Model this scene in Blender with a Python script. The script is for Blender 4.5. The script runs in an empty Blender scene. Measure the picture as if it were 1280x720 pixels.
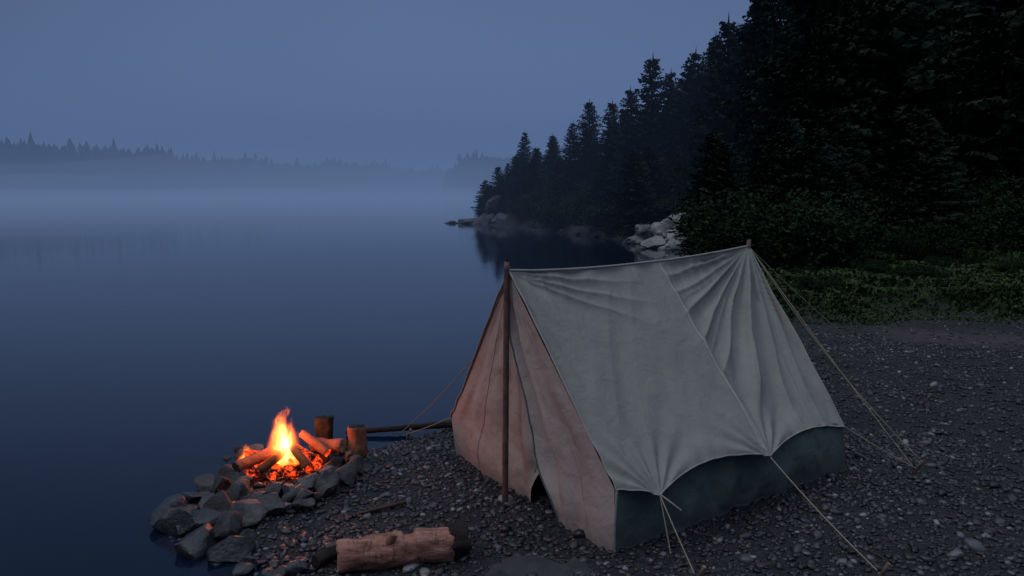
import bpy, bmesh, math, random
import numpy as np
from mathutils import Vector, Matrix, noise as mnoise
random.seed(7); rng=np.random.default_rng(7)
scene=bpy.context.scene
scene.view_settings.view_transform='Standard'
scene.view_settings.look='None'
scene.view_settings.exposure=0
WATER=-0.06
# ------------------------------------------------------------------ helpers
def link(o,parent=None):
    scene.collection.objects.link(o)
    if parent is not None: o.parent=parent
    return o
def mk(name,V,F,mat=None,smooth=False,parent=None):
    me=bpy.data.meshes.new(name)
    V=V.tolist() if hasattr(V,'tolist') else V
    F=F.tolist() if hasattr(F,'tolist') else F
    me.from_pydata(V,[],F); me.update()
    if mat is not None:
        for m in (mat if isinstance(mat,list) else [mat]): me.materials.append(m)
    if smooth: me.polygons.foreach_set('use_smooth',[True]*len(me.polygons))
    return link(bpy.data.objects.new(name,me),parent)
def empty(name,loc=(0,0,0)):
    e=bpy.data.objects.new(name,None); e.location=loc; e.empty_display_size=.2
    return link(e)
class NT:
    def __init__(s,mat):
        s.nt=mat.node_tree; s.n=s.nt.nodes; s.l=s.nt.links
    def new(s,t,**k):
        nd=s.n.new(t)
        for a,b in k.items(): setattr(nd,a,b)
        return nd
    def ln(s,a,b): s.l.new(a,b)
    def noise(s,vec,scale,detail=4,rough=.55,dist=0):
        x=s.new('ShaderNodeTexNoise'); x.inputs['Scale'].default_value=scale
        x.inputs['Detail'].default_value=detail; x.inputs['Roughness'].default_value=rough
        x.inputs['Distortion'].default_value=dist
        if vec is not None: s.ln(vec,x.inputs['Vector'])
        return x
    def ramp(s,fac,stops):
        r=s.new('ShaderNodeValToRGB'); e=r.color_ramp.elements
        while len(e)<len(stops): e.new(.5)
        for i,(p,c) in enumerate(stops):
            e[i].position=p; e[i].color=(c[0],c[1],c[2],1)
        s.ln(fac,r.inputs[0]); return r
    def mix(s,f,a,b,bt='MIX'):
        m=s.new('ShaderNodeMix',data_type='RGBA',blend_type=bt)
        for i,v in ((0,f),(6,a),(7,b)):
            if hasattr(v,'default_value') or hasattr(v,'is_linked'): s.ln(v,m.inputs[i])
            elif i==0: m.inputs[0].default_value=v
            else: m.inputs[i].default_value=(v[0],v[1],v[2],1)
        return m.outputs[2]
    def math(s,op,a,b=0,c=0,clamp=False):
        m=s.new('ShaderNodeMath',operation=op,use_clamp=clamp)
        for i,v in enumerate((a,b,c)):
            if hasattr(v,'is_linked'): s.ln(v,m.inputs[i])
            else: m.inputs[i].default_value=v
        return m.outputs[0]
    def bump(s,h,strength,dist,normal=None):
        b=s.new('ShaderNodeBump'); b.inputs['Strength'].default_value=strength
        b.inputs['Distance'].default_value=dist; s.ln(h,b.inputs['Height'])
        if normal is not None: s.ln(normal,b.inputs['Normal'])
        return b.outputs[0]
def newmat(name,rough=.8,spec=.3):
    m=bpy.data.materials.new(name); m.use_nodes=True
    t=NT(m); p=t.n['Principled BSDF']
    p.inputs['Roughness'].default_value=rough
    p.inputs['Specular IOR Level'].default_value=spec
    return m,t,p
def simple(name,c0,c1,scale,rough=.85,bump=.3,bdist=.01,coord='Object',spec=.3,island=0.0,objr=0.0):
    m,t,p=newmat(name,rough,spec)
    tc=t.new('ShaderNodeTexCoord')
    n=t.noise(tc.outputs[coord],scale,6,.6)
    r=t.ramp(n.outputs[0],[(.3,c0),(.7,c1)])
    col=r.outputs[0]
    if island>0:
        g=t.new('ShaderNodeNewGeometry')
        f=t.math('MULTIPLY_ADD',g.outputs['Random Per Island'],island*2,1-island)
        v=t.new('ShaderNodeHueSaturation'); t.ln(f,v.inputs['Value']); t.ln(col,v.inputs['Color']); col=v.outputs[0]
    if objr>0:
        g=t.new('ShaderNodeObjectInfo')
        f=t.math('MULTIPLY_ADD',g.outputs['Random'],objr*2,1-objr)
        v=t.new('ShaderNodeHueSaturation'); t.ln(f,v.inputs['Value']); t.ln(col,v.inputs['Color']); col=v.outputs[0]
    t.ln(col,p.inputs['Base Color'])
    if bump>0:
        n2=t.noise(tc.outputs[coord],scale*4,5,.65)
        t.ln(t.bump(n2.outputs[0],bump,bdist),p.inputs['Normal'])
    return m
# value noise ---------------------------------------------------------
TAB=rng.random((256,256))
def vn(x,y,sc=1.0,o=0):
    x=np.asarray(x,float)*sc+o*17.3; y=np.asarray(y,float)*sc+o*9.1
    xi=np.floor(x).astype(int); yi=np.floor(y).astype(int)
    fx=x-xi; fy=y-yi; fx=fx*fx*(3-2*fx); fy=fy*fy*(3-2*fy)
    a=TAB[xi%256,yi%256];b=TAB[(xi+1)%256,yi%256];c=TAB[xi%256,(yi+1)%256];d=TAB[(xi+1)%256,(yi+1)%256]
    return (a*(1-fx)+b*fx)*(1-fy)+(c*(1-fx)+d*fx)*fy
def fbm(x,y,sc,o=0,n=3):
    s=0;a=1;t=0
    for i in range(n):
        s=s+a*vn(x,y,sc*2**i,o+i*3); t+=a; a*=.5
    return s/t
def sst(a,b,x):
    t=np.clip((x-a)/(b-a),0,1); return t*t*(3-2*t)
# ------------------------------------------------------------------ land outline
NEAR=[(-100,-1300),(-20,-30),(-4,-3),(-2.1,1),(-1.5,3.3),(-1.35,4.5),(-1.75,4.95),(-2.25,5.25),(-2.45,5.7),(-2.3,6.3),(-1.9,6.85),(-1.45,6.95),(-1.1,7.2),
 (-.7,7.65),(-.4,8.4),(.3,9.6),(1.5,12),(3.6,17),(5.2,22),(6.0,26),(6.9,31),(6.2,36),(4.6,43),(1.2,52),(-1.2,57),(-3.0,61),(-2.4,64),(2,72),(15,85),(50,100),(120,110),(1300,100),(1300,-1300)]
FAR=[(-1300,90),(-300,150),(-190,215),(-159,250),(-140,320),(-105,480),(-72,600),(-45,620),(-40,480),(-32,385),(-5,335),(60,270),(120,200),(220,170),(1300,160),(1300,1300),(-1300,1300)]
def sd_poly(P,x,y):
    x=np.asarray(x,float).ravel(); y=np.asarray(y,float).ravel()
    d=np.full(x.shape,1e18); ins=np.zeros(x.shape,bool)
    n=len(P)
    for i in range(n):
        ax,ay=P[i];bx,by=P[(i+1)%n]
        ex,ey=bx-ax,by-ay
        t=np.clip(((x-ax)*ex+(y-ay)*ey)/(ex*ex+ey*ey),0,1)
        d=np.minimum(d,(x-ax-t*ex)**2+(y-ay-t*ey)**2)
        if by!=ay:
            c=((ay>y)!=(by>y))&(x<(bx-ax)*(y-ay)/(by-ay)+ax)
            ins^=c
    d=np.sqrt(d)
    return np.where(ins,d,-d)
def near_sd(x,y):
    x=np.asarray(x,float).ravel(); y=np.asarray(y,float).ravel()
    s=sd_poly(NEAR,x,y)
    k=np.clip(np.abs(y)/25,.08,1.0)
    return s+(fbm(x,y,.9,2)-.5)*k*1.2*np.clip(2-np.abs(s)/3,0,1)
def qf(x,y): return y-14.5+.28*(x-6)+(fbm(x,y,.45,5)-.5)*2.8
def height(x,y):
    x=np.asarray(x,float).ravel(); y=np.asarray(y,float).ravel()
    s=near_sd(x,y); f=sd_poly(FAR,x,y); q=qf(x,y)
    zn=np.where(s>0,WATER+.06*(1-np.exp(-s/.3)),WATER+np.maximum(s*.22,-3))
    bank=sst(0,1.6,q)*.32*sst(0,1.0,s)
    hill=np.minimum(.10*np.maximum(q-2,0),6)*np.clip(s/7,0,1)
    rough=(fbm(x,y,2.2,8)-.5)*.03*sst(0,.5,s)+(fbm(x,y,.35,9)-.5)*.6*sst(2,9,q)*sst(0,3,s)
    zn=zn+bank+hill+rough
    zf=np.where(f>0,WATER+np.minimum(f*.07,7),-3)
    return np.maximum(zn,zf)
def hz(x,y): return float(height([x],[y])[0])
# ------------------------------------------------------------------ materials
def ground_mat():
    m,t,p=newmat('ground_mat',.8,.35)
    at=t.new('ShaderNodeAttribute',attribute_name='zone')
    sep=t.new('ShaderNodeSeparateColor'); t.ln(at.outputs['Color'],sep.inputs[0])
    tc=t.new('ShaderNodeTexCoord'); ob=tc.outputs['Object']
    v=t.new('ShaderNodeTexVoronoi'); v.inputs['Scale'].default_value=38; t.ln(ob,v.inputs['Vector'])
    v2=t.new('ShaderNodeTexVoronoi'); v2.inputs['Scale'].default_value=90; t.ln(ob,v2.inputs['Vector'])
    sc=t.new('ShaderNodeSeparateColor'); t.ln(v.outputs['Color'],sc.inputs[0])
    gr=t.ramp(sc.outputs[0],[(0,(.008,.009,.012)),(.6,(.020,.020,.025)),(1,(.055,.054,.059))])
    n=t.noise(ob,1.3,5)
    gr2=t.mix(t.ramp(n.outputs[0],[(.35,(0,0,0)),(.65,(1,1,1))]).outputs[0],gr.outputs[0],(.014,.014,.017))
    n2=t.noise(ob,3,6); gs=t.ramp(n2.outputs[0],[(.3,(.010,.018,.007)),(.7,(.03,.042,.014))])
    n3=t.noise(ob,6,6); pa=t.ramp(n3.outputs[0],[(.3,(.035,.030,.030)),(.7,(.08,.069,.066))])
    c=t.mix(sep.outputs[1],gr2,pa.outputs[0]); c=t.mix(sep.outputs[0],c,gs.outputs[0])
    c=t.mix(sep.outputs[2],c,(.008,.009,.012))
    t.ln(c,p.inputs['Base Color'])
    rr=t.math('MULTIPLY_ADD',sep.outputs[2],-.5,.85); t.ln(rr,p.inputs['Roughness'])
    h=t.math('ADD',t.math('MULTIPLY',v.outputs['Distance'],-1),t.math('MULTIPLY',v2.outputs['Distance'],-.5))
    t.ln(t.bump(h,.9,.02),p.inputs['Normal'])
    return m
pebble=bpy.data.materials.new('pebble_mat'); pebble.use_nodes=True
t=NT(pebble); p=t.n['Principled BSDF']; g=t.new('ShaderNodeNewGeometry')
r=t.ramp(g.outputs['Random Per Island'],[(0,(.006,.006,.009)),(.5,(.018,.018,.023)),(.78,(.038,.030,.030)),(.93,(.066,.066,.074)),(1,(.22,.21,.21))])
tc=t.new('ShaderNodeTexCoord'); n=t.noise(tc.outputs['Object'],1.1,4)
pv=t.ramp(n.outputs[0],[(.35,(.5,.5,.55)),(.65,(1.25,1.2,1.2))])
t.ln(t.mix(1.0,r.outputs[0],pv.outputs[0],'MULTIPLY'),p.inputs['Base Color']); p.inputs['Roughness'].default_value=.42
p.inputs['Specular IOR Level'].default_value=.45
rockm=simple('grey_rock_mat',(.022,.022,.026),(.095,.092,.095),9,.7,.9,.02,island=.6)
wetrock=simple('wet_rock_mat',(.008,.009,.012),(.028,.028,.033),8,.32,.6,.02,island=.4,spec=.5)
palerock=simple('pale_rock_mat',(.13,.13,.13),(.44,.43,.42),1.6,.85,.8,.2)
barkm=simple('bark_mat',(.02,.016,.013),(.06,.048,.04),9,.9,.6,.03)
needle=simple('needle_mat',(.009,.017,.013),(.024,.038,.024),1.2,.8,0,island=.35,objr=.35,spec=.08)
leaf=simple('leaf_mat',(.009,.018,.009),(.023,.038,.017),1.5,.8,0,island=.5,objr=.35,spec=.08)
grassm=simple('grass_mat',(.018,.036,.012),(.052,.084,.027),.6,.75,0,island=.5,spec=.15)
farm=simple('far_forest_mat',(.010,.016,.014),(.022,.03,.022),.1,.9,0,island=.3,spec=.1)
ropem=simple('rope_mat',(.20,.17,.13),(.33,.29,.22),60,.9,.3,.002)
polem=simple('pole_wood_mat',(.07,.042,.034),(.17,.10,.08),14,.6,.4,.004)
def canvas(name,c0,c1,mott=.3):
    m,t,p=newmat(name,.85,.2)
    tc=t.new('ShaderNodeTexCoord'); ob=tc.outputs['Object']
    n=t.noise(ob,2.2,7,.62); col=t.ramp(n.outputs[0],[(.25,c0),(.75,c1)]).outputs[0]
    n2=t.noise(ob,14,6,.7)
    col=t.mix(t.ramp(n2.outputs[0],[(.52,(0,0,0)),(.75,(mott,mott,mott))]).outputs[0],col,tuple(a*.6 for a in c0))
    sp=t.new('ShaderNodeSeparateXYZ'); t.ln(ob,sp.inputs[0])
    lo=t.new('ShaderNodeMapRange'); t.ln(sp.outputs[2],lo.inputs[0])
    lo.inputs[1].default_value=0; lo.inputs[2].default_value=.22; lo.inputs[3].default_value=1; lo.inputs[4].default_value=0
    n3=t.noise(ob,9,5); mud=t.math('MULTIPLY',lo.outputs[0],n3.outputs[0],clamp=True)
    col=t.mix(mud,col,(.05,.045,.04))
    t.ln(col,p.inputs['Base Color'])
    w=t.noise(ob,6,8,.6,.6); w2=t.noise(ob,350,2)
    nb=t.bump(w.outputs[0],.5,.035); t.ln(t.bump(w2.outputs[0],.25,.001,nb),p.inputs['Normal'])
    return m
cRoof=canvas('roof_canvas_mat',(.205,.208,.188),(.262,.262,.238),.18)
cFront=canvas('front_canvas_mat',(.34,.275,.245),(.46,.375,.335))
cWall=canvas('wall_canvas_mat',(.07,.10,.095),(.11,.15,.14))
cHem=canvas('hem_canvas_mat',(.27,.265,.235),(.35,.34,.31))
# ------------------------------------------------------------------ ground sheet
B=.052;A=.05/B
i=np.arange(-150,151); ax=A*np.sinh(B*i)
gx,gy=np.meshgrid(ax+.3,ax+6.5); gx=gx.ravel(); gy=gy.ravel()
gz=height(gx,gy); N=301
idx=np.arange(N*N).reshape(N,N)
F=np.stack([idx[:-1,:-1],idx[:-1,1:],idx[1:,1:],idx[1:,:-1]],-1).reshape(-1,4)
ground=mk('ground',np.stack([gx,gy,gz],1),F,ground_mat(),True)
ca=ground.data.color_attributes.new('zone','FLOAT_COLOR','POINT')
s=near_sd(gx,gy);q=qf(gx,gy)
zg=np.clip(sst(-.2,1.0,q)*sst(.1,.7,s)+(sd_poly(FAR,gx,gy)>0),0,1)
def pathdist(x,y): return np.abs(y-12.7+.10*(x-7)-.5*np.sin(x*.5))
pathd=pathdist(gx,gy)
zp=sst(1.2,.2,pathd+(fbm(gx,gy,1.5,3)-.5)*1.1)*sst(4.6,7.2,gx); 
zw=sst(.25,-.05,s)
col=np.stack([zg*(1-zp),zp,zw,np.ones_like(zg)],1).astype(np.float32)
ca.data.foreach_set('color',col.ravel())
# ------------------------------------------------------------------ lake
m,t,p=newmat('water_mat',.075,.5)
p.inputs['Base Color'].default_value=(.003,.009,.024,1); p.inputs['IOR'].default_value=1.333
tc=t.new('ShaderNodeTexCoord'); mp=t.new('ShaderNodeMapping'); mp.inputs['Scale'].default_value=(1,.55,1)
t.ln(tc.outputs['Object'],mp.inputs[0])
n=t.noise(mp.outputs[0],.9,3,.5); n2=t.noise(mp.outputs[0],5,2,.5)
h=t.math('MULTIPLY_ADD',n2.outputs[0],.12,n.outputs[0])
t.ln(t.bump(h,.10,.06),p.inputs['Normal'])
W=1150
lake=mk('lake_water',[(-W,-W,WATER),(W,-W,WATER),(W,W,WATER),(-W,W,WATER)],[(0,1,2,3)],m)
# ------------------------------------------------------------------ gravel
def ico(sub):
    bm=bmesh.new(); bmesh.ops.create_icosphere(bm,subdivisions=sub,radius=1)
    V=np.array([v.co[:] for v in bm.verts]); F=np.array([[v.index for v in f.verts] for f in bm.faces]); bm.free()
    return V,F
def scatter_pebbles(n,x0,x1,y0,y1,rmin,rmax,sub,pw=2.5):
    V0,F0=ico(sub)
    x=rng.uniform(x0,x1,n); y=rng.uniform(y0,y1,n)
    k=(near_sd(x,y)>-.25)&(qf(x,y)<.8); 
    k&=~((pathdist(x,y)<.6)&(x>6)&(rng.random(n)<.85))
    x=x[k];y=y[k];n=len(x)
    r=rmin+(rmax-rmin)*rng.random(n)**pw
    z=height(x,y)
    sc=np.stack([r*rng.uniform(.8,1.3,n),r*rng.uniform(.7,1.0,n),r*rng.uniform(.4,.75,n)],1)
    V=V0[None]*(1+(rng.random((n,len(V0),1))-.5)*.35)*sc[:,None,:]
    a=rng.uniform(0,6.28,n); tl=rng.uniform(-.5,.5,n)
    c,s_=np.cos(tl)[:,None],np.sin(tl)[:,None]
    X,Y,Z=V[...,0],V[...,1],V[...,2]
    X,Z=X*c-Z*s_,X*s_+Z*c
    c,s_=np.cos(a)[:,None],np.sin(a)[:,None]
    X,Y=X*c-Y*s_,X*s_+Y*c
    V=np.stack([X+x[:,None],Y+y[:,None],Z+(z+r*.12)[:,None]],-1).reshape(-1,3)
    F=(F0[None]+(np.arange(n)*len(V0))[:,None,None]).reshape(-1,3)
    return V,F
parts=[scatter_pebbles(22000,-2.6,4.2,3.6,7.6,.006,.030,2,2.2),
       scatter_pebbles(1100,-2.6,6,3.8,12,.026,.058,2,2),
       scatter_pebbles(19000,-1,9,6.5,13,.010,.036,1),
       scatter_pebbles(7000,1,16,11,18,.015,.045,1)]
off=0;Vs=[];Fs=[]
for V,F in parts: Vs.append(V);Fs.append(F+off);off+=len(V)
mk('gravel',np.concatenate(Vs),np.concatenate(Fs),pebble,True)
# ------------------------------------------------------------------ rocks
def rock(seed,size,cuts=13,sub=3,rough=.10):
    r=random.Random(seed)
    V,F=ico(sub)
    V=V.copy()
    for k in range(cuts):
        n=np.array([r.gauss(0,1) for _ in range(3)]); n/=np.linalg.norm(n)
        d=r.uniform(.45,.8); e=V@n-d
        V=V-np.where(e>0,e*.97,0)[:,None]*n
    o=seed*3.7
    for j in range(len(V)):
        v=Vector(V[j]); V[j]*=1+rough*mnoise.fractal(v*2.2+Vector((o,o,o)),1,2,5)
    V*=np.array(size)/.82
    a=r.uniform(0,6.28);c,s=math.cos(a),math.sin(a)
    tl=r.uniform(-.35,.35);c2,s2=math.cos(tl),math.sin(tl)
    V=V@np.array([[1,0,0],[0,c2,-s2],[0,s2,c2]])
    return V@np.array([[c,s,0],[-s,c,0],[0,0,1]]),F
def rocks(name,lst,mat,parent=None,sub=3,rough=.10):
    Vs=[];Fs=[];off=0
    for k,(x,y,z,sx,sy,sz) in enumerate(lst):
        V,F=rock(int(abs(x*131+y*57)*10)+k,(sx,sy,sz),sub=sub,rough=rough)
        Vs.append(V+np.array([x,y,z]));Fs.append(F+off);off+=len(V)
    o=mk(name,np.concatenate(Vs),np.concatenate(Fs),mat,True,parent)
    try: o.data.set_sharp_from_angle(angle=math.radians(38))
    except Exception: pass
    return o
# ------------------------------------------------------------------ campfire
fx,fy=-1.89,6.50
camp=empty('campfire',(0,0,0))
ring=[(-1.30,6.15,.125),(-1.44,5.93,.13),(-1.60,5.78,.11),(-1.73,5.60,.12),(-1.88,5.46,.13),(-1.93,5.24,.12),(-2.12,5.62,.12),
(-2.08,5.90,.11),(-2.3,6.12,.12),(-2.31,6.42,.12),(-1.5,6.62,.09),(-1.28,6.42,.11),(-2.14,6.74,.11),(-1.92,6.84,.10),(-1.68,6.80,.09),(-1.58,6.0,.1),(-1.8,5.85,.1),(-2.2,6.28,.1)]
dry=[(x,y,hz(x,y)+r*.45,r*random.uniform(.9,1.25),r*random.uniform(.75,1.0),r*random.uniform(.65,.95)) for x,y,r in ring]
for k in range(60):
    a=random.uniform(0,6.28);d=random.uniform(.34,.85); x=fx+math.cos(a)*d*.9-.05;y=fy-.2+math.sin(a)*d
    if x<-2.5: continue
    r=random.uniform(.03,.075); dry.append((x,y,max(hz(x,y),WATER)+r*.6+random.uniform(0,.06),r*1.2,r,r*.8))
rocks('ring_stones',dry,rockm,camp)
wet=[]
for x,y,r in [(-2.15,5.38,.14),(-2.36,5.42,.14),(-2.50,5.66,.11),(-2.10,5.10,.13),(-1.80,5.0,.12),(-2.43,5.85,.12),(-2.42,6.15,.1),(-2.25,5.75,.1)]:
    wet.append((x,y,WATER+r*.4,r*1.25,r,r*.8))
for k in range(50):
    x=random.uniform(-2.45,-1.3);y=5.05+random.uniform(-.35,.8)-(x+1.9)*.4;r=random.uniform(.03,.07)
    if x< -2.42+(5.4-y)*1.1: continue
    wet.append((x,y,max(hz(x,y),WATER-.02)+r*.3,r*1.2,r,r*.7))
rocks('shore_stones',wet,wetrock,camp)
def logmesh(name,p0,p1,r0,r1,mat,endmat,parent=None,seed=0,lump=.12,seg=28,rings=26,notch=None):
    p0=Vector(p0);p1=Vector(p1);d=(p1-p0);L=d.length;d.normalize()
    u=d.orthogonal().normalized();w=d.cross(u)
    V=[];F=[];mi=[]
    for i in range(rings+1):
        f=i/rings
        for j in range(seg):
            a=2*math.pi*j/seg
            nn=mnoise.fractal(Vector((math.cos(a)*1.2+seed*5,math.sin(a)*1.2,f*L/max(r0,.01)*.5)),1,2,4)
            r=(r0+(r1-r0)*f)*(1+lump*nn)
            if notch and abs(f-notch[0])<notch[1] and math.cos(a-notch[2])>.2: r*=.72
            if i in(0,rings): r*=.94
            ee=(random.Random(seed*99+j).uniform(-.1,.1)*r0) if i in (0,rings) else 0
            V.append(p0+d*(L*f+ee)+(u*math.cos(a)+w*math.sin(a))*r)
    for i in range(rings):
        for j in range(seg):
            k=(j+1)%seg;F.append((i*seg+j,i*seg+k,(i+1)*seg+k,(i+1)*seg+j));mi.append(0)
    for e,base in((0,0),(1,rings*seg)):
        c=len(V);V.append((p0 if e==0 else p1));rb=base
        for j in range(seg):
            k=(j+1)%seg
            F.append((c,rb+k,rb+j) if e==0 else (c,rb+j,rb+k));mi.append(1)
    o=mk(name,[tuple(v) for v in V],F,[mat,endmat],True,parent)
    o.data.polygons.foreach_set('material_index',mi)
    for q_ in o.data.polygons:
        if mi[q_.index]==1: q_.use_smooth=False
    return o
char=simple('charred_wood_mat',(.008,.007,.006),(.035,.025,.02),25,.9,.9,.01)
woodend=simple('cut_wood_mat',(.20,.11,.07),(.36,.22,.14),18,.8,.4,.004)
redwood=simple('split_wood_mat',(.12,.045,.03),(.26,.10,.06),12,.8,.6,.008)
twigm=simple('twig_mat',(.04,.025,.02),(.08,.048,.036),12,.8,.6,.008)
em,t,p=newmat('ember_mat',.9,.1)
tc=t.new('ShaderNodeTexCoord');n=t.noise(tc.outputs['Object'],13,6,.75)
p.inputs['Base Color'].default_value=(.02,.012,.01,1)
rr=t.ramp(n.outputs[0],[(.46,(0,0,0)),(.58,(.9,.055,.008)),(.78,(1,.28,.035))])
t.ln(rr.outputs[0],p.inputs['Emission Color']);p.inputs['Emission Strength'].default_value=1.8
t.ln(t.bump(n.outputs[0],.8,.02),p.inputs['Normal'])
L=logmesh
L('burning_log_1',(-2.20,6.40,.14),(-1.78,6.56,.10),.045,.05,em,em,camp,1)
L('burning_log_2',(-1.64,6.40,.10),(-1.94,6.62,.20),.05,.04,em,em,camp,2)
L('burning_log_3',(-2.05,6.24,.06),(-1.84,6.58,.18),.035,.035,char,em,camp,3)
L('burning_log_4',(-1.62,6.22,.10),(-1.84,6.52,.18),.04,.03,char,em,camp,4)
L('burning_log_5',(-2.22,6.24,.10),(-2.0,6.5,.15),.05,.045,redwood,char,camp,5)
L('burning_log_6',(-1.55,6.55,.12),(-1.8,6.68,.25),.04,.035,redwood,em,camp,9)
L('upright_log_1',(-1.33,6.66,.05),(-1.325,6.68,.31),.085,.08,redwood,char,camp,6,.2)
L('upright_log_2',(-1.63,6.80,.08),(-1.64,6.84,.35),.075,.08,char,char,camp,7,.2)
L('side_log',(-1.72,6.78,.12),(-1.42,6.6,.16),.065,.06,redwood,woodend,camp,8,.2)
emb=[]
for k in range(70):
    a=random.uniform(0,6.28);d=random.uniform(0,.34)**1;x=fx+math.cos(a)*d;y=fy-.03+math.sin(a)*d*.85
    r=random.uniform(.018,.045);emb.append((x,y,.04+random.uniform(0,.06)*(1-d/.4),r,r,r*.8))
rocks('coals',emb,em,camp,sub=2)
# flame volume
def flame(name,loc,rad,H,strength,seed):
    m=bpy.data.materials.new(name+'_mat');m.use_nodes=True;t=NT(m)
    t.n.remove(t.n['Principled BSDF']);out=t.n['Material Output']
    tc=t.new('ShaderNodeTexCoord');sp=t.new('ShaderNodeSeparateXYZ');t.ln(tc.outputs['Object'],sp.inputs[0])
    mp=t.new('ShaderNodeMapping');mp.inputs['Scale'].default_value=(1,1,.45);mp.inputs['Location'].default_value=(seed,seed*2,0)
    t.ln(tc.outputs['Object'],mp.inputs[0])
    nx=t.noise(mp.outputs[0],1.5/rad,4,.6) 
    sc=t.new('ShaderNodeSeparateColor');t.ln(nx.outputs['Color'],sc.inputs[0])
    zz=t.math('DIVIDE',sp.outputs[2],H,clamp=True)
    amp=t.math('MULTIPLY_ADD',zz,rad*2.0,rad*.6)
    x=t.math('MULTIPLY_ADD',t.math('SUBTRACT',sc.outputs[0],.5),amp,sp.outputs[0])
    y=t.math('MULTIPLY_ADD',t.math('SUBTRACT',sc.outputs[1],.5),amp,sp.outputs[1])
    r=t.math('SQRT',t.math('ADD',t.math('MULTIPLY',x,x),t.math('MULTIPLY',y,y)))
    R=t.math('MULTIPLY_ADD',t.math('POWER',t.math('SUBTRACT',1,zz,clamp=True),.95),rad*.85,.002)
    f=t.math('SUBTRACT',1,t.math('DIVIDE',r,R),clamp=True)
    top=t.math('SUBTRACT',1,zz,clamp=True)
    heat=t.math('MULTIPLY',f,t.math('MULTIPLY_ADD',top,.9,.25),clamp=True)
    cr=t.ramp(heat,[(0,(1,.05,.004)),(.22,(1,.14,.012)),(.5,(1,.36,.06)),(.85,(1,.66,.26))])
    st=t.math('MULTIPLY',t.math('POWER',heat,1.2),strength)
    e=t.new('ShaderNodeEmission');t.ln(cr.outputs[0],e.inputs[0]);t.ln(st,e.inputs[1]);t.ln(e.outputs[0],out.inputs['Volume'])
    try: m.cycles.volume_step_rate=.4
    except Exception: pass
    V=[];F=[];sg=20;rg=10
    for i in range(rg+1):
        z=H*i/rg;rr=rad*(1.1-.55*(i/rg)**2)
        for j in range(sg):
            a=j*2*math.pi/sg;V.append((rr*math.cos(a),rr*math.sin(a),z))
    for i in range(rg):
        for j in range(sg):
            k=(j+1)%sg;F.append((i*sg+j,i*sg+k,(i+1)*sg+k,(i+1)*sg+j))
    F.append(tuple(range(sg))[::-1]);F.append(tuple(rg*sg+j for j in range(sg)))
    o=mk(name,V,F,m,False,camp);o.location=loc
flame('flame',(fx,fy,.06),.23,.48,85,1.3)
flame('flame_small',(fx-.30,fy-.08,.10),.10,.14,55,4.1)
def lamp(name,loc,e,rad,c):
    l=bpy.data.lights.new(name,'POINT');l.energy=e;l.color=c;l.shadow_soft_size=rad
    o=link(bpy.data.objects.new(name,l),camp);o.location=loc
lamp('fire_light',(fx,fy,.34),15,.10,(1,.22,.05))
# ------------------------------------------------------------------ foreground log, branch, rock, driftwood
m,t,p=newmat('birch_bark_mat',.75,.25)
tc=t.new('ShaderNodeTexCoord');mp=t.new('ShaderNodeMapping');mp.inputs['Scale'].default_value=(1,4,4);t.ln(tc.outputs['Object'],mp.inputs[0])
n=t.noise(mp.outputs[0],5,7,.65);c=t.ramp(n.outputs[0],[(.3,(.11,.046,.032)),(.5,(.31,.14,.10)),(.72,(.46,.26,.20))])
mp2=t.new('ShaderNodeMapping');mp2.inputs['Scale'].default_value=(6,1.2,1.2);t.ln(tc.outputs['Object'],mp2.inputs[0])
n2=t.noise(mp2.outputs[0],9,4,.6);c2=t.mix(t.ramp(n2.outputs[0],[(.58,(0,0,0)),(.66,(.8,.8,.8))]).outputs[0],c.outputs[0],(.06,.03,.024))
t.ln(c2,p.inputs['Base Color']);t.ln(t.bump(n.outputs[0],.8,.03),p.inputs['Normal'])
fl=empty('firewood_log')
L('log_body',(-1.07,4.70,.075),(-.38,4.86,.10),.098,.108,m,woodend,fl,11,.14,40,50,(.62,.05,1.2))
L('log_dark_end',(-.40,4.855,.10),(-.28,4.885,.105),.108,.095,char,char,fl,12,.25,28,8)
L('knot',(-.76,4.73,.15),(-.71,4.69,.235),.03,.022,m,woodend,fl,13,.2,12,4)
br=empty('fallen_branch')
L('stem',(-1.10,5.50,.02),(-.78,5.70,.03),.012,.016,twigm,woodend,br,14,.2,12,14)
L('twig',(-1.0,5.56,.03),(-.96,5.68,.05),.007,.005,twigm,woodend,br,15,.2,8,6)
bk=empty('bark_piece')
L('curl',(-1.22,4.74,.02),(-1.10,4.9,.04),.045,.035,char,char,bk,16,.35,14,8)
dw=empty('driftwood_log')
L('trunk',(-1.62,7.62,-.03),(-.45,7.74,.03),.022,.038,char,char,dw,17,.2,12,20)
slate=simple('slate_mat',(.02,.02,.024),(.05,.05,.053),4,.75,.6,.02)
rocks('flat_rock',[(.10,4.70,-.01,.26,.17,.06),(.36,4.60,-.02,.20,.13,.05),(-.12,4.56,-.01,.14,.11,.05)],slate,sub=4,rough=.2)
tv=[];tf=[]
for k in range(150):
    x=random.uniform(-1.5,4.5);y=random.uniform(4.5,9);z=hz(x,y)+.02;a=random.uniform(0,6.28);l=random.uniform(.03,.13);w=random.uniform(.002,.005);b=len(tv)
    if near_sd([x],[y])[0]<.15: continue
    c,s_=math.cos(a),math.sin(a);dz=random.uniform(-.01,.02);bend=random.uniform(-.2,.2)*l
    for q_,of in((-1,0),(0,bend),(1,0)):
        px=x+c*l*q_-s_*of;py=y+s_*l*q_+c*of;pz=z+dz*q_
        for e1,e2 in((-w,0),(0,w),(w,0)): tv.append((px-s_*e1,py+c*e1,pz+e2))
    for i in (0,3):
        tf+=[(b+i,b+i+1,b+i+4,b+i+3),(b+i+1,b+i+2,b+i+5,b+i+4)]
mk('twig_litter',tv,tf,twigm)
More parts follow.
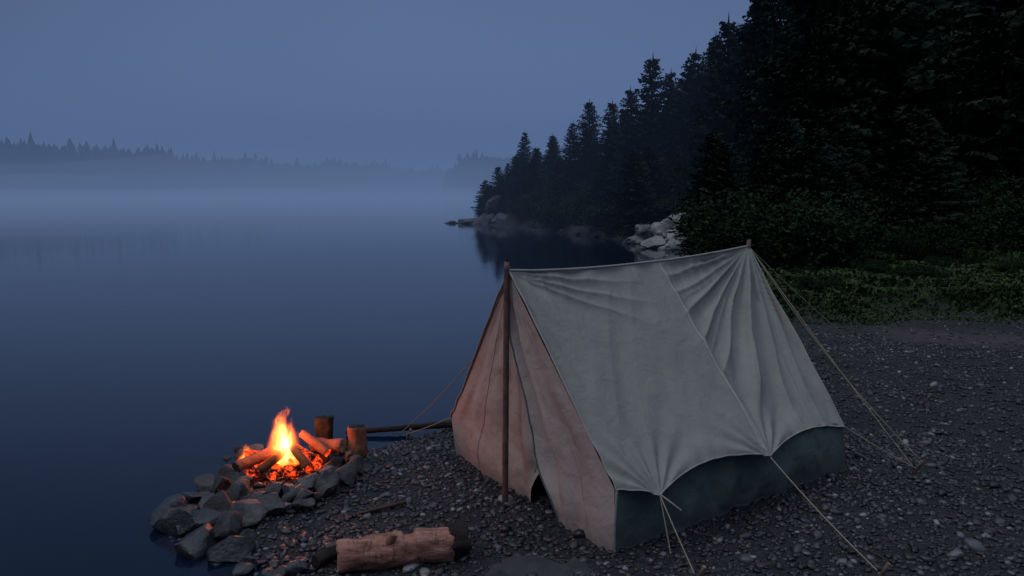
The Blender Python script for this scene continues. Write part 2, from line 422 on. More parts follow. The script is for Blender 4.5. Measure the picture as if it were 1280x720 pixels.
# ------------------------------------------------------------------ tent
tent=empty('canvas_tent')
V3=lambda *a:np.array(a,float)
Af=V3(-.025,5.775,1.735);Bb=V3(2.205,7.478,1.80)
def ridge(u):
    u=np.asarray(u)[...,None]
    return Af+(Bb-Af)*u-V3(0,0,1)*.05*4*u*(1-u)
HK=[(0,V3(.665,4.90,.43)),(.135,V3(.937,4.895,.395)),(.57,V3(1.847,5.57,.42)),(1,V3(2.735,6.42,.385))]
HKL=[(0,V3(-.545,6.885,.33)),(.4,V3(.30,7.66,.36)),(.7,V3(.95,8.12,.36)),(1,V3(1.62,8.45,.37))]
def hem(s,K=HK,lift=(.008,.075,.06)):
    s=np.asarray(s,float);out=np.zeros(s.shape+(3,))
    for i in range(3):
        a,pa=K[i];b,pb=K[i+1]
        m_=(s>=a-1e-9)&(s<=b+1e-9)
        f=((s-a)/(b-a))[m_][...,None]
        up=4*f*(1-f)*lift[i]
        mid=ridge((a+b)/2)-(pa+pb)/2; mid=mid/np.linalg.norm(mid)
        out[m_]=pa*(1-f)+pb*f+mid*up*1.5
    return out
def grid_obj(name,P,mat,parent=tent):
    a,b=P.shape[:2];ix=np.arange(a*b).reshape(a,b)
    F=np.stack([ix[:-1,:-1],ix[:-1,1:],ix[1:,1:],ix[1:,:-1]],-1).reshape(-1,4)
    o=mk(name,P.reshape(-1,3),F,mat,True,parent)
    return o
def roof(K,sgn):
    nu,nv=360,160
    u,v=np.meshgrid(np.linspace(0,1,nu),np.linspace(0,1,nv),indexing='ij')
    R=ridge(u);H=hem(u,K);P=R*(1-v[...,None])+H*v[...,None]
    du=Bb-Af;dv=(K[1][1]+K[2][1])/2-(Af+Bb)/2
    n=np.cross(dv,du)*sgn;n/=np.linalg.norm(n)
    if n[2]<0:n=-n
    d=-.035*np.sin(np.pi*v)*np.sin(np.pi*np.clip(u/.57,0,1))-.05*np.sin(np.pi*v**.8)*np.sin(np.pi*np.clip((u-.57)/.43,0,1))
    r=np.hypot((1-u)*2.8,v*1.9);th=np.arctan2((1-u)*2.8,v*1.9+1e-6)
    w=sst(0,.5,r)*sst(2.3,1.0,r)*sst(.52,.62,u)*sst(0,.05,th)
    def crease(x): return 1-2*np.abs(np.sin(x))**.7
    wob=(fbm(th*6,r*1.5,1,91)-.5)
    pl=crease(th*17+.9*np.sin(th*5)+wob*1.6)*.65+crease(th*9.5+1+wob)*.45
    amp=.6+1.0*fbm(th*7,r*.6,1,92)
    d+=w*pl*amp*.048*(1-.6*sst(.7,1.5,th))
    d+=sst(.7,1.6,r)*sst(.56,.66,u)*(np.sin(th*13+.6)*.022+np.sin(th*27)*.008)*np.sin(np.pi*np.clip(v,0,1))
    # front panel: a few drag lines, otherwise taut
    r2=np.hypot(u*2.8,v*1.9);t2=np.arctan2(u*2.8,v*1.9+1e-6)
    w2=sst(0,.3,r2)*sst(1.7,.5,r2)*sst(.55,.4,u)
    d+=w2*crease(t2*10+2*np.sin(t2*5))*.011
    a_=(u*2.8+v*.9);d+=(fbm(a_*3.0,v*1.0,1.4,21,2)-.5)*.04*np.sin(np.pi*np.clip(v*1.05,0,1))
    for o_,sl,am in((33,.7,.055),(37,-.9,.035)):
        g_=fbm((u*2.8-v*sl)*3.5,v*.6+u,1,o_,1);d+=-am*np.abs(g_-.5)*sst(0,.12,v)*sst(1,.75,v)*sst(.6,.5,u)
    d+=(fbm(u*9,v*3,1.5,31,2)-.5)*.010*sst(0,.1,v)
    gth=crease(u*40+3*np.sin(u*9));d+=gth*.009*sst(.0,.04,v)*sst(.30,.05,v)*(.3+fbm(u*6,v,1,44))
    d+=-.014*np.abs(np.sin(u*np.pi*7))*sst(.14,.0,v)*sst(0,.02,v)
    for k in (.135,.57):
        th3=np.arctan2((u-k)*2.8,(1-v)*1.9+.02);r3=np.hypot((u-k)*2.8,(1-v)*1.9)
        d+=np.cos(th3*14)*.011*sst(.9,.1,r3)*sst(0,.1,r3)
    d+=np.sin(u*75+2*np.sin(u*17))*.005*sst(.88,1,v)
    d+=-.022*sst(.565,.60,u)*sst(.98,.70,u)*sst(0,.1,v)*sst(1,.85,v)+.012*np.exp(-((u-.565)/.010)**2)*sst(0,.08,v)
    P=P+n*d[...,None]
    return P,n
P,nr=roof(HK,1);grid_obj('roof_near',P,cRoof)
PL,nl=roof(HKL,-1);grid_obj('roof_far',PL,cRoof)
def tube(name,pts,r,mat,parent=tent,cyc=False):
    c=bpy.data.curves.new(name,'CURVE');c.dimensions='3D';c.bevel_depth=r;c.bevel_resolution=2
    s_=c.splines.new('POLY');s_.points.add(len(pts)-1)
    for k,q_ in enumerate(pts):s_.points[k].co=(float(q_[0]),float(q_[1]),float(q_[2]),1)
    c.materials.append(mat);return link(bpy.data.objects.new(name,c),parent)
tube('hem_cord_near',P[:,-1]+nr*.002,.005,cHem);tube('hem_cord_far',PL[:,-1],.005,cHem)
tube('rake_cord_front',P[0,:],.0065,cHem);tube('rake_cord_front_far',PL[0,:],.0065,cHem)
tube('rake_cord_rear',P[-1,:],.005,cHem);tube('rake_cord_rear_far',PL[-1,:],.005,cHem)
tube('ridge_rope',[q_+V3(0,0,.004) for q_ in P[:,0]],.009,cHem)
k0=int(.565*359)
S=np.stack([P[k0-1,3:-1]+nr*.0025,P[k0+2,3:-1]+nr*.0025],0);grid_obj('panel_seam',S,cHem)
gA=V3(.656,4.907,-.01);gB=V3(2.80,6.475,-.01);eA=V3(.662,4.905,.43);eB=V3(2.72,6.44,.40)
def wall(name,eA,eB,gA,gB,out):
    nu,nv=160,30
    u,v=np.meshgrid(np.linspace(0,1,nu),np.linspace(0,1,nv),indexing='ij')
    T=eA+(eB-eA)*u[...,None];T[...,2]+=.10*np.sin(np.pi*u)**.7
    G=gA+(gB-gA)*u[...,None]
    Q=T*(1-v[...,None])+G*v[...,None]
    d=.035*np.sin(np.pi*v)*np.sin(np.pi*u)+(fbm(u*14,v*2,1,41)-.5)*.07*np.sin(np.pi*u)**.5+.016*np.sin(u*46+3*v)*v*np.sin(np.pi*u)
    d+=.03*(v>.97)*fbm(u*20,v,1,4)
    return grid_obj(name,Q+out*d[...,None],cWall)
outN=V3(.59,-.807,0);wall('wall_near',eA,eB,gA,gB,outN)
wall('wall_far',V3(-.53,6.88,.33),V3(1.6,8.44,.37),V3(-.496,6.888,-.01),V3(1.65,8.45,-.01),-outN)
# front flaps
apex=V3(-.015,5.80,1.72)
def edge(t,e,g):
    t=np.asarray(t,float)[...,None];k=.775
    return np.where(t<k,apex+(e-apex)*(t/k),e+(g-e)*((t-k)/(1-k)))
fwd=V3(-.85,-.52,0);fwd/=np.linalg.norm(fwd)
def flap(name,s0,s1,offs,side):
    ns,nt_=130,140
    a,t_=np.meshgrid(np.linspace(0,1,ns),np.linspace(0,1,nt_),indexing='ij')
    s_=s0(t_)*(1-a)+s1(t_)*a
    EL=edge(t_,V3(-.535,6.885,.34),V3(-.496,6.888,-.01));ER=edge(t_,V3(.662,4.912,.43),V3(.656,4.907,-.01))
    Q=EL*(1-s_[...,None])+ER*s_[...,None]
    env=np.sin(np.pi*s_)**.6
    wob=(fbm(s_*6,t_*2.5,1,55)-.5)
    d=.045*np.sin(np.pi*s_)*t_**1.5+env*t_**.8*(.016*np.sin(s_*34+1.0*np.sin(t_*3)+wob*5)+.012*np.sin(s_*19+2+wob*3)+.04*(fbm(s_*9,t_*1.6,1,51)-.5))
    d+=(fbm(s_*5,t_*6,1.3,61)-.5)*.035*env
    if side>0:
        d+=.028*np.exp(-(a/.05)**2)*sst(.02,.3,t_)*sst(1,.8,t_)-.04*np.exp(-((a-.14)/.06)**2)*sst(.05,.4,t_)*sst(1,.75,t_)+.02*np.exp(-((a-.27)/.06)**2)*sst(.05,.4,t_)*sst(1,.6,t_)
    else:
        d+=-.05*np.exp(-((1-a)/.10)**2)*sst(.05,.4,t_)+.05*np.exp(-((1-a)/.10)**2)*sst(.8,1,t_)
    Q=Q+fwd*(d+offs)[...,None]
    Q[...,2]+=(t_>.99)*(fbm(s_*16,t_,1,7)-.3)*.03
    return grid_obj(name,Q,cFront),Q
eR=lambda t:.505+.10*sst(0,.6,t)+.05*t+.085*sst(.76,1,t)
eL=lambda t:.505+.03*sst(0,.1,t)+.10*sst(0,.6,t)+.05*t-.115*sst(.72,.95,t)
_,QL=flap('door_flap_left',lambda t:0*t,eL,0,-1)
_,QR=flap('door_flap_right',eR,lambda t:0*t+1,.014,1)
tube('door_edge_shade_cord',QR[0,4:]+fwd*.004,.006,cWall)  # edge trim in dark wall colour, drawing the shade line of the door fold
k=int(.77*139);c_=QR[0,k]+fwd*.012
tube('door_tie',[c_+V3(-.03,.03,.02),c_,c_+V3(.012,-.01,-.06),c_+V3(.0,.01,-.11)],.006,ropem)
tube('front_seam',QL[50,6:]+fwd*.002,.0025,cFront)
tube('front_seam_2',QR[72,6:]+fwd*.002,.0025,cFront)
# rear wall
a,t_=np.meshgrid(np.linspace(0,1,60),np.linspace(0,1,60),indexing='ij')
apex2=Bb-V3(.03,.02,.03)
def edge2(t,e,g):
    t=np.asarray(t,float)[...,None];k=.775
    return np.where(t<k,apex2+(e-apex2)*(t/k),e+(g-e)*((t-k)/(1-k)))
Q=edge2(t_,V3(1.6,8.44,.37),V3(1.65,8.45,-.01))*(1-a[...,None])+edge2(t_,V3(2.71,6.43,.39),V3(2.80,6.475,-.01))*a[...,None]
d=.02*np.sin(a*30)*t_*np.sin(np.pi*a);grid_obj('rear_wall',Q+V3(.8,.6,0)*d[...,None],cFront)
mk('ground_cloth',[(-.43,6.84,.035),(.64,5.02,.035),(2.72,6.5,.035),(1.62,8.36,.035)],[(0,1,2,3)],char,False,tent)
L('front_pole',(-.052,5.755,-.03),(-.038,5.765,1.80),.024,.020,polem,polem,tent,21,.05,16,40)
L('rear_pole',(2.19,7.45,0),(2.205,7.475,1.86),.022,.02,polem,polem,tent,22,.05,12,20)
L('pole_tip',(-.037,5.766,1.79),(-.036,5.767,1.83),.010,.008,char,char,tent,23,.05,10,3)
def guy(name,p0,p1,sag=.03,r=.0042):
    p0=V3(*p0);p1=V3(*p1)
    tube(name,[p0+(p1-p0)*f-V3(0,0,1)*sag*4*f*(1-f) for f in np.linspace(0,1,20)],r,ropem)
def stake(x,y,lx=0,ly=0):
    z=hz(x,y);L('tent_stake',(x-lx*.05,y-ly*.05,z-.08),(x+lx*.1,y+ly*.1,z+.12),.011,.012,polem,woodend,tent,int(abs(x*10)),.1,8,4)
G=[((2.21,7.48,1.80),(3.30,6.40),.02),((2.21,7.48,1.79),(4.50,8.56),.06),((2.21,7.48,1.80),(3.45,6.62),.10),((2.735,6.42,.385),(3.30,6.35),.01),
   ((1.847,5.57,.42),(2.18,4.56),.02),((.937,4.895,.395),(1.08,4.52),.005),((.937,4.895,.395),(.99,4.78),.0),((-.30,6.36,.98),(-1.10,7.66),.03),((-.545,6.885,.33),(-1.02,7.5),.01),
   ((1.62,8.45,.37),(1.3,9.0),.01),((2.21,7.48,1.80),(4.0,9.4),.05)]
for k,(a_,b_,sg_) in enumerate(G): guy('guy_line_%d'%(k+1),a_,(b_[0],b_[1],hz(*b_)+.06),sg_)
for b_ in [(3.30,6.38),(4.5,8.56),(2.18,4.56),(1.08,4.52),(-1.02,7.5),(4.0,9.4)]: stake(b_[0],b_[1],.5,-.3)
tube('corner_post_cord',[(.664,4.9,.43),(.652,4.902,.2),(.656,4.903,-.01)],.009,cHem)
tube('tab_loop',[(.937,4.895,.40),(1.0,4.86,.36),(1.07,4.88,.30)],.006,cHem)
# ------------------------------------------------------------------ trees
def spruce_mesh(name,seed,H=10,rad=.20,levels=46,sparse=1.0):
    r=random.Random(seed);V=[];F=[];mi=[]
    sg=7
    for i in range(9):
        f=i/8;z=H*f*.97;rr=.014*H*(1-f)**.8+.01
        for j in range(sg):
            a=j*6.283/sg;V.append((rr*math.cos(a)+.04*math.sin(f*5+seed),rr*math.sin(a),z))
    for i in range(8):
        for j in range(sg):
            k=(j+1)%sg;F.append((i*sg+j,i*sg+k,(i+1)*sg+k,(i+1)*sg+j));mi.append(1)
    for l in range(levels):
        f=.03+.95*(l/levels)**.95
        z=H*f;base=rad*H*(1-f)**.72*(.6+.4*min(1,f/.15))*r.uniform(.85,1.12)
        nb=max(5,int(r.uniform(7,10)*sparse))
        for b in range(nb):
            if r.random()<.06: continue
            az=r.uniform(0,6.283);Lb=base*r.uniform(.6,1.2)+.14
            droop=-.30+.55*f+r.uniform(-.12,.12)
            ca,sa=math.cos(az),math.sin(az)
            nt_=max(4,int(Lb*7.5))
            for k in range(nt_):
                q_=(k+.6)/nt_;d=Lb*q_
                px=ca*d;py=sa*d;pz=z+droop*d+.10*Lb*q_*q_+r.uniform(-.05,.05)
                tl=(.18+.32*Lb*(1-q_*.7))*r.uniform(.5,1.2)*.72
                for sd_ in (-1,1):
                    ang=az+sd_*r.uniform(.3,1.2)
                    ex=px+math.cos(ang)*tl;ey=py+math.sin(ang)*tl;ez=pz-r.uniform(-.1,.6)*tl
                    w=.05+.06*tl+r.uniform(0,.04)
                    b0=len(V)
                    V+= [(px,py,pz+r.uniform(-.03,.03)),((px+ex)/2-sa*w,(py+ey)/2+ca*w,(pz+ez)/2-r.uniform(-.05,.1)),(ex,ey,ez),((px+ex)/2+sa*w*.6,(py+ey)/2-ca*w*.6,(pz+ez)/2-r.uniform(.05,.2))]
                    F.append((b0,b0+1,b0+2,b0+3));mi.append(0)
            b0=len(V);px,py,pz=ca*Lb,sa*Lb,z+droop*Lb+.1*Lb
            V+=[(px*.85-sa*.06,py*.85+ca*.06,pz),(px*1.08,py*1.08,pz-.03),(px*.85+sa*.06,py*.85-ca*.06,pz-.1)];F.append((b0,b0+1,b0+2));mi.append(0)
    b0=len(V);V+=[(-.07,0,H*.93),(.07,0,H*.93),(0,.0,H*1.03),(0,-.07,H*.93),(0,.07,H*.93)];F+=[(b0,b0+1,b0+2),(b0+3,b0+4,b0+2)];mi+=[0,0]
    me=bpy.data.meshes.new(name);me.from_pydata(V,[],F);me.materials.append(needle);me.materials.append(barkm)
    me.polygons.foreach_set('material_index',mi);me.update();return me
SP=[spruce_mesh('spruce_a',1,rad=.21),spruce_mesh('spruce_b',2,rad=.19,levels=44),spruce_mesh('spruce_c',3,rad=.25,levels=48),spruce_mesh('spruce_d',4,rad=.22,levels=38,sparse=.85)]
def bush_mesh(name,seed,n=6500,tall=1.0,lw=.042):
    r=np.random.default_rng(seed);rr=random.Random(seed)
    bl=[(rr.uniform(-.7,.7),rr.uniform(-.7,.7),rr.uniform(.2,1.05)*tall,rr.uniform(.18,.45)) for _ in range(16)]
    k=r.integers(0,len(bl),n);C=np.array(bl)[k]
    d=r.normal(size=(n,3));d/=np.linalg.norm(d,axis=1)[:,None]
    rad=C[:,3]*(.3+.9*r.random(n)**.6)*(1+.5*(r.random(n)<.15))
    c=C[:,:3]+d*rad[:,None];c[:,2]=np.abs(c[:,2])
    e1=r.normal(size=(n,3));e1/=np.linalg.norm(e1,axis=1)[:,None]
    e2=np.cross(e1,r.normal(size=(n,3)));e2/=np.linalg.norm(e2,axis=1)[:,None]
    s_=lw*r.uniform(.5,1.3,n)[:,None]
    V=np.stack([c-e1*s_,c-e2*s_*.5,c+e1*s_,c+e2*s_*.5],1).reshape(-1,3)
    F=np.arange(n*4).reshape(n,4)
    V=V.tolist();F=F.tolist();mi=[0]*n
    for b in bl:
        b0=len(V);w=.02
        V+=[(-w,0,0),(w,0,0),(b[0]+w*.4,b[1],b[2]),(b[0]-w*.4,b[1],b[2]),(0,-w,0),(0,w,0),(b[0],b[1]+w*.4,b[2]),(b[0],b[1]-w*.4,b[2])]
        F+=[(b0,b0+1,b0+2,b0+3),(b0+4,b0+5,b0+6,b0+7)];mi+=[1,1]
    me=bpy.data.meshes.new(name);me.from_pydata(V,[],F);me.materials.append(leaf);me.materials.append(barkm)
    me.polygons.foreach_set('material_index',mi);me.update();return me
BU=[bush_mesh('bush_a',11),bush_mesh('bush_b',12,tall=1.4),bush_mesh('bush_c',13,tall=.8)]
def birch_mesh(name,seed,H=9):
    rr=random.Random(seed);r=np.random.default_rng(seed);V=[];F=[];mi=[]
    def limb(p,q_,r0,r1,n=5):
        p=Vector(p);q_=Vector(q_);d=(q_-p).normalized();u=d.orthogonal().normalized();w=d.cross(u)
        for i in range(n+1):
            f=i/n;c=p.lerp(q_,f)+Vector((0,0,.12*math.sin(f*3.14)));rd=r0+(r1-r0)*f
            for j in range(6):
                a=j*1.0472;V.append(tuple(c+(u*math.cos(a)+w*math.sin(a))*rd))
        b=len(V)-(n+1)*6
        for i in range(n):
            for j in range(6):
                k=(j+1)%6;F.append((b+i*6+j,b+i*6+k,b+(i+1)*6+k,b+(i+1)*6+j));mi.append(1)
    limb((0,0,0),(.2,.1,H*.92),.13,.02,9)
    cl=[]
    for k in range(34):
        f=rr.uniform(.22,.98);az=rr.uniform(0,6.28);Lb=(.30*H)*(1-f)**.6*rr.uniform(.5,1)*(.6+.4*min(1,f/.4))+.3
        p=(0.2*f,.1*f,H*.92*f);q_=(p[0]+math.cos(az)*Lb,p[1]+math.sin(az)*Lb,p[2]+Lb*rr.uniform(.1,.5))
        limb(p,q_,.04*(1.1-f),.008,3);cl.append((*q_,rr.uniform(.35,.75)));m_=Vector(p).lerp(Vector(q_),.6);cl.append((*m_,rr.uniform(.3,.5)))
    cl=np.array(cl);n=11000;k=r.integers(0,len(cl),n);C=cl[k];d=r.normal(size=(n,3))*.5
    c=C[:,:3]+d*C[:,3:4]*np.array([1,1,.75])
    e1=r.normal(size=(n,3));e1/=np.linalg.norm(e1,axis=1)[:,None];e2=np.cross(e1,r.normal(size=(n,3)));e2/=np.linalg.norm(e2,axis=1)[:,None]
    s_=.085*r.uniform(.5,1.3,n)[:,None]
    b0=len(V);V2=np.stack([c-e1*s_,c-e2*s_*.55,c+e1*s_,c+e2*s_*.55],1).reshape(-1,3)
    V+=V2.tolist();F+=(np.arange(n*4).reshape(n,4)+b0).tolist();mi+=[0]*n
    me=bpy.data.meshes.new(name);me.from_pydata(V,[],F);me.materials.append(leaf);me.materials.append(barkm)
    me.polygons.foreach_set('material_index',mi);me.update();return me
BI=[birch_mesh('birch_a',31),birch_mesh('birch_b',32)]
def put(name,me,x,y,s,sz=None,rz=None,dz=0):
    o=bpy.data.objects.new(name,me);link(o)
    o.location=(x,y,hz(x,y)-.05+dz);sz=sz or s;o.scale=(s,s,sz)
    o.rotation_euler=(random.uniform(-.03,.03),random.uniform(-.03,.03),random.uniform(0,6.28) if rz is None else rz);return o
sky_trees=[(.9,60,6.9),(-.3,60.5,4.6),(1.9,58,5.6),(2.9,56,6.4),(3.9,54,7.1),(4.9,52,8.3),(6.0,50,8.0),(6.9,48,8.6),(7.8,46,10.1),(8.9,46,9.3),(9.6,44,10.0),
 (10.2,42,10.5),(10.9,40,9.9),(11.5,38,11.2),(11.2,34,11.8),(11.6,30,12.5),(12.5,27,12.6),(10.6,27,9.2),(10.5,35.5,11.0),(11.5,32.3,12.4),(9.9,38,10.5),(12.6,33,13),(10.3,32,10.8)]
for x,y,top in sky_trees:
    z=hz(x,y);H=top-z;me=random.choice(SP[:2] if H<9 else SP);put('spruce_tree',me,x,y,H/10*random.uniform(1.1,1.35),H/10.2)
placed=[(x,y) for x,y,_ in sky_trees];cnt=0;tries=0
while cnt<165 and tries<7000:
    tries+=1
    x=random.uniform(0,50);y=random.uniform(19,78)
    if near_sd([x],[y])[0]<1.4 or qf(x,y)<8.5: continue
    if x<10.2 and y<40: continue
    if x>.98*y: continue
    if min((x-a)**2+(y-b)**2 for a,b in placed)<1.5: continue
    top=np.interp(x,[0,1,3,5,8,11,13,17,30],[4.5,5.5,6,7.4,9.0,10.5,12.5,15,17])*random.uniform(.75,1.0)
    H=top-hz(x,y)
    if H<2.5: continue
    placed.append((x,y));cnt+=1
    if random.random()<.22 and x>12: put('birch_tree',random.choice(BI),x,y,H/9.0*.95,H/9.0)
    else: put('spruce_tree',random.choice(SP),x,y,H/10*random.uniform(1.05,1.35),H/10)
nb=0;tries=0
while nb<210 and tries<9000:
    tries+=1
    x=random.uniform(-3,34);y=random.uniform(19,64);s=near_sd([x],[y])[0];q_=qf(x,y)
    if s<.35 or q_<5.5: continue
    if not(s<5 or q_<12): continue
    if x>.95*y: continue
    if abs(x-7.6)<2.1 and y<37.5 and y>30 and s<5: continue
    nb+=1
    if random.random()<.5 and (y>30 or q_>8):
        H=random.uniform(1.8,4.2)*(1.0 if y<50 else .8);put('spruce_tree',random.choice(SP),x,y,H/10*1.7,H/10)
    else:
        sz=random.uniform(.6,1.4);put('bush',random.choice(BU),x,y,sz*1.2,sz*random.uniform(.7,1.1))
for k in range(34):
    x=random.uniform(5.5,16);y=14.4-.28*(x-6)+random.uniform(.9,6)
    if near_sd([x],[y])[0]<.6: continue
    sz=random.uniform(.18,.38);put('bush',random.choice(BU),x,y,sz*1.4,sz)
# ------------------------------------------------------------------ grass
n=230000
x=rng.uniform(2.5,28,n);y=12+ 22*rng.random(n)**1.3
s=near_sd(x,y);q_=qf(x,y);pd=pathdist(x,y)
dens=fbm(x,y,1.1,77)
k=(s>.3)&(q_>-.3)&(rng.random(n)<sst(.25,.55,dens)+.25)&(x<.85*y)&~((pd<.6)&(x>5))
x=x[k];y=y[k];n=len(x);z=height(x,y)
clump=fbm(x,y,1.6,78)
hgt=(.04+.34*clump**2*rng.uniform(.5,1.3,n))*sst(-.3,2.0,q_[k]+.3)+.02
a=rng.uniform(0,6.28,n);ln_=rng.uniform(.4,1.5,n)*hgt;w=.010+y*.0008
ca_,sa_=np.cos(a),np.sin(a)
b=np.stack([x,y,z],1);sd_=np.stack([-sa_*w,ca_*w,0*w],1);up=np.stack([ca_*ln_*.45,sa_*ln_*.45,hgt*.8],1);tip=np.stack([ca_*ln_,sa_*ln_,hgt*.85],1)
V=np.stack([b-sd_*.5,b+sd_*.5,b+up+sd_,b+up-sd_,b+tip],1).reshape(-1,3)
o=np.arange(n)*5
F=[ (i,i+1,i+2,i+3) for i in o.tolist()]+[(i+3,i+2,i+4) for i in o.tolist()]
mk('grass',V,F,grassm)
# ------------------------------------------------------------------ pale boulders on the cove shore, point ledge
bo=[(7.4,34.2,.25,1.15,.8,.50),(6.2,34.4,.08,.75,.6,.38),(8.4,34.6,.5,.9,.7,.6),(7.5,35.6,.95,.95,.6,.5),(7.0,33.2,.0,.7,.5,.3),(6.4,37.4,.55,.8,.6,.55),(8.9,33.6,.3,.6,.5,.4),(8.1,36.2,1.25,.6,.5,.45),(6.7,35.6,.5,.7,.5,.4),(5.7,37.2,.1,.6,.4,.3),(7.8,33.3,.1,.5,.4,.3)]
rocks('boulder_outcrop',bo,palerock,sub=4,rough=.2)
rocks('rock_ledge',[(-1.6,59.5,.2,1.5,1.4,.9),(-2.8,60.6,-.05,1.2,.9,.4),(-.2,57.8,.1,1.3,1.1,.7),(-.9,59.8,1.0,1.0,.9,.9),(.9,55.2,.0,1.1,.8,.5),(-4.6,61,-.1,.6,.3,.22)],rockm,sub=4)
rocks('shore_rocks',[(random.uniform(-.3,.3)+xx,yy,-.02,random.uniform(.2,.5),random.uniform(.2,.4),random.uniform(.12,.3)) for xx,yy in
   [(6.1,26),(6.5,29),(6.9,31),(6.6,33),(5.9,37),(5.5,40),(4.8,42.5),(4,45),(3,47.5),(2.3,50),(1.6,51.5),(.3,54.5)]],wetrock,sub=2)
# ------------------------------------------------------------------ distant forest
off=0
def cone_tree(r,H,rad):
    V=[(-.1,0,0),(.1,0,0),(0,0,H)];F=[(0,1,2)];lv=r.randint(7,10)
    for l in range(lv):
        f=.03+.93*l/lv;z=H*f;R=rad*(1-f)**.8*r.uniform(.7,1.2)+.15;hh=H*.9/lv*2.0;n=7;b=len(V)
        V.append((0,0,min(z+hh,H*1.02)))
        for j in range(n):
            a=j*6.283/n+r.uniform(-.3,.3);rr=R*r.uniform(.5,1.25);V.append((rr*math.cos(a),rr*math.sin(a),z-r.uniform(0,.3)))
        for j in range(n): F.append((b,b+1+j,b+1+(j+1)%n))
    return np.array(V),F
r=random.Random(5);protos=[cone_tree(r,10,r.uniform(1.5,2.7)) for _ in range(12)]
FV=[];FF=[]
xs=rng.uniform(-330,160,320000);ys=rng.uniform(130,760,320000)
k=(np.abs(xs)<.8*ys+40);xs=xs[k];ys=ys[k];sf=sd_poly(FAR,xs,ys)
k=(sf>.5)&(sf<42);xs=xs[k][:9500];ys=ys[k][:9500];sf=sf[k][:9500];zs=height(xs,ys)
hn=fbm(xs,ys,.03,66)
for x,y,z,s,h_ in zip(xs,ys,zs,sf,hn):
    V,F=r.choice(protos);big=np.interp(x,[-330,-160,-140,-105,-60,-35,0,100],[19,18,18,19,20,17,19,20])
    H=big*r.uniform(.65,1.0)*(.75+.5*h_)*(1+.2*(r.random()<.06))/10*(.75+.25*min(1,s/10));a=r.uniform(0,6.28);c,s_=math.cos(a),math.sin(a)
    R=np.array([[c,s_,0],[-s_,c,0],[0,0,1]])
    FV.append(V@R*np.array([H*1.2,H*1.2,H])+np.array([x,y,z-.3]));FF+=[tuple(i+off for i in f) for f in F];off+=len(V)
mk('distant_forest',np.concatenate(FV),FF,farm)
# ------------------------------------------------------------------ mist
def fogmat(name,dens,col):
    m=bpy.data.materials.new(name);m.use_nodes=True;t=NT(m);t.n.remove(t.n['Principled BSDF']);out=t.n['Material Output']
    a=t.new('ShaderNodeVolumeAbsorption');a.inputs['Color'].default_value=(0,0,0,1);a.inputs['Density'].default_value=dens
    e=t.new('ShaderNodeEmission');e.inputs[0].default_value=(*col,1);e.inputs[1].default_value=dens  # emission stands in for ambient light scattered by the fog
    s=t.new('ShaderNodeAddShader');t.ln(a.outputs[0],s.inputs[0]);t.ln(e.outputs[0],s.inputs[1]);t.ln(s.outputs[0],out.inputs['Volume'])
    return m
def box(name,x0,x1,y0,y1,z0,z1,mat):
    V=[(x,y,z) for x in(x0,x1) for y in(y0,y1) for z in(z0,z1)]
    F=[(0,1,3,2),(4,6,7,5),(0,4,5,1),(2,3,7,6),(0,2,6,4),(1,5,7,3)];mk(name,V,F,mat)
box('haze',-900,900,30,1000,-4,75,fogmat('haze_mat',.0030,(.084,.136,.266)))
def mist(name,cx,cy,rx,ry,rz,dens,col,seed):
    V,F=ico(4);V=V.copy()
    for j in range(len(V)):
        v=Vector(V[j]);k_=1+.30*mnoise.noise(Vector((v.x*2.2+seed,v.y*2.2,0)))
        V[j]=V[j]*k_
    V=V*np.array([rx,ry,rz])+np.array([cx,cy,WATER]);mk(name,V,F,fogmat(name+'_mat',dens,col),True)
mc=(.118,.180,.322)
mist('mist',-50,150,120,100,2.9,.0068,mc,3)
mist('mist',-60,180,150,125,6.5,.0026,mc,8)
mist('mist',-50,260,190,190,14,.0021,(.108,.167,.308),12)
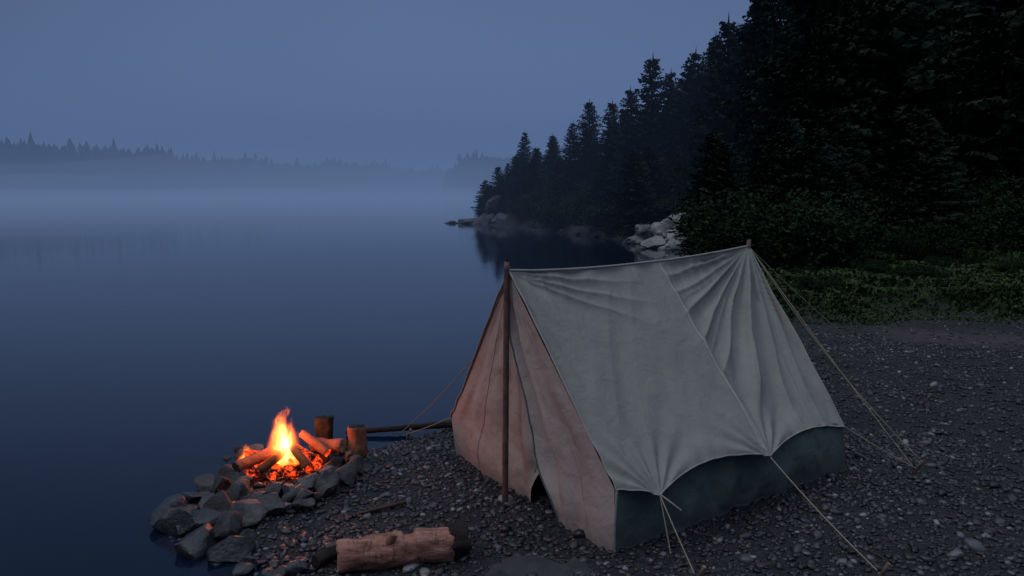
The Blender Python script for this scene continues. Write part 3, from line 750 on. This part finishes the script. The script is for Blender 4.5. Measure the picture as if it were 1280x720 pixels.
# ------------------------------------------------------------------ world
w=bpy.data.worlds.new('World');scene.world=w;w.use_nodes=True;t=NT(w);bg=t.n['Background']
tc=t.new('ShaderNodeTexCoord');gen=tc.outputs['Generated']
sp=t.new('ShaderNodeSeparateXYZ');t.ln(gen,sp.inputs[0])
rp=t.ramp(sp.outputs[2],[(0,(.104,.166,.325)),(.03,(.120,.186,.352)),(.10,(.145,.212,.385)),(.25,(.108,.156,.298)),(.45,(.088,.120,.225)),(.85,(.62,.71,.90))])
dt=t.new('ShaderNodeVectorMath',operation='DOT_PRODUCT');t.ln(gen,dt.inputs[0]);dt.inputs[1].default_value=(-.05,.998,0)
mr=t.new('ShaderNodeMapRange');t.ln(dt.outputs['Value'],mr.inputs[0])
for i_,v_ in enumerate((.82,1.0,.50,1.12)): mr.inputs[i_+1].default_value=v_
hi=t.new('ShaderNodeMapRange');t.ln(sp.outputs[2],hi.inputs[0]);hi.inputs[1].default_value=.35;hi.inputs[2].default_value=.7
fac=t.new('ShaderNodeMix');t.ln(hi.outputs[0],fac.inputs[0]);t.ln(mr.outputs[0],fac.inputs[2]);fac.inputs[3].default_value=1
cloud=t.noise(gen,2.2,4,.5);cf=t.math('MULTIPLY_ADD',cloud.outputs[0],.30,.85)
f2=t.math('MULTIPLY',fac.outputs[0],cf)
vm=t.new('ShaderNodeVectorMath',operation='SCALE');t.ln(rp.outputs[0],vm.inputs[0]);t.ln(f2,vm.inputs['Scale'])
sky=t.new('ShaderNodeTexSky',sky_type='NISHITA');sky.sun_disc=False;sky.sun_elevation=math.radians(50);sky.sun_rotation=math.radians(294)
v2=t.new('ShaderNodeVectorMath',operation='SCALE');t.ln(sky.outputs[0],v2.inputs[0]);v2.inputs['Scale'].default_value=.0015
ad=t.new('ShaderNodeVectorMath',operation='ADD');t.ln(vm.outputs[0],ad.inputs[0]);t.ln(v2.outputs[0],ad.inputs[1])
t.ln(ad.outputs[0],bg.inputs[0]);bg.inputs[1].default_value=1.0
sl=bpy.data.lights.new('sun','SUN');sl.energy=.42;sl.angle=math.radians(20);sl.color=(1,.98,.95)
so=link(bpy.data.objects.new('sun',sl));so.rotation_euler=Vector((-.62,-.28,.8)).to_track_quat('Z','Y').to_euler()
# ------------------------------------------------------------------ camera
cam=bpy.data.cameras.new('camera');cam.sensor_width=36;cam.lens=28.24;cam.clip_start=.1;cam.clip_end=3000
co=link(bpy.data.objects.new('camera',cam));co.location=(0,0,2.3);co.rotation_euler=(math.radians(90-6.81),0,0)
scene.camera=co
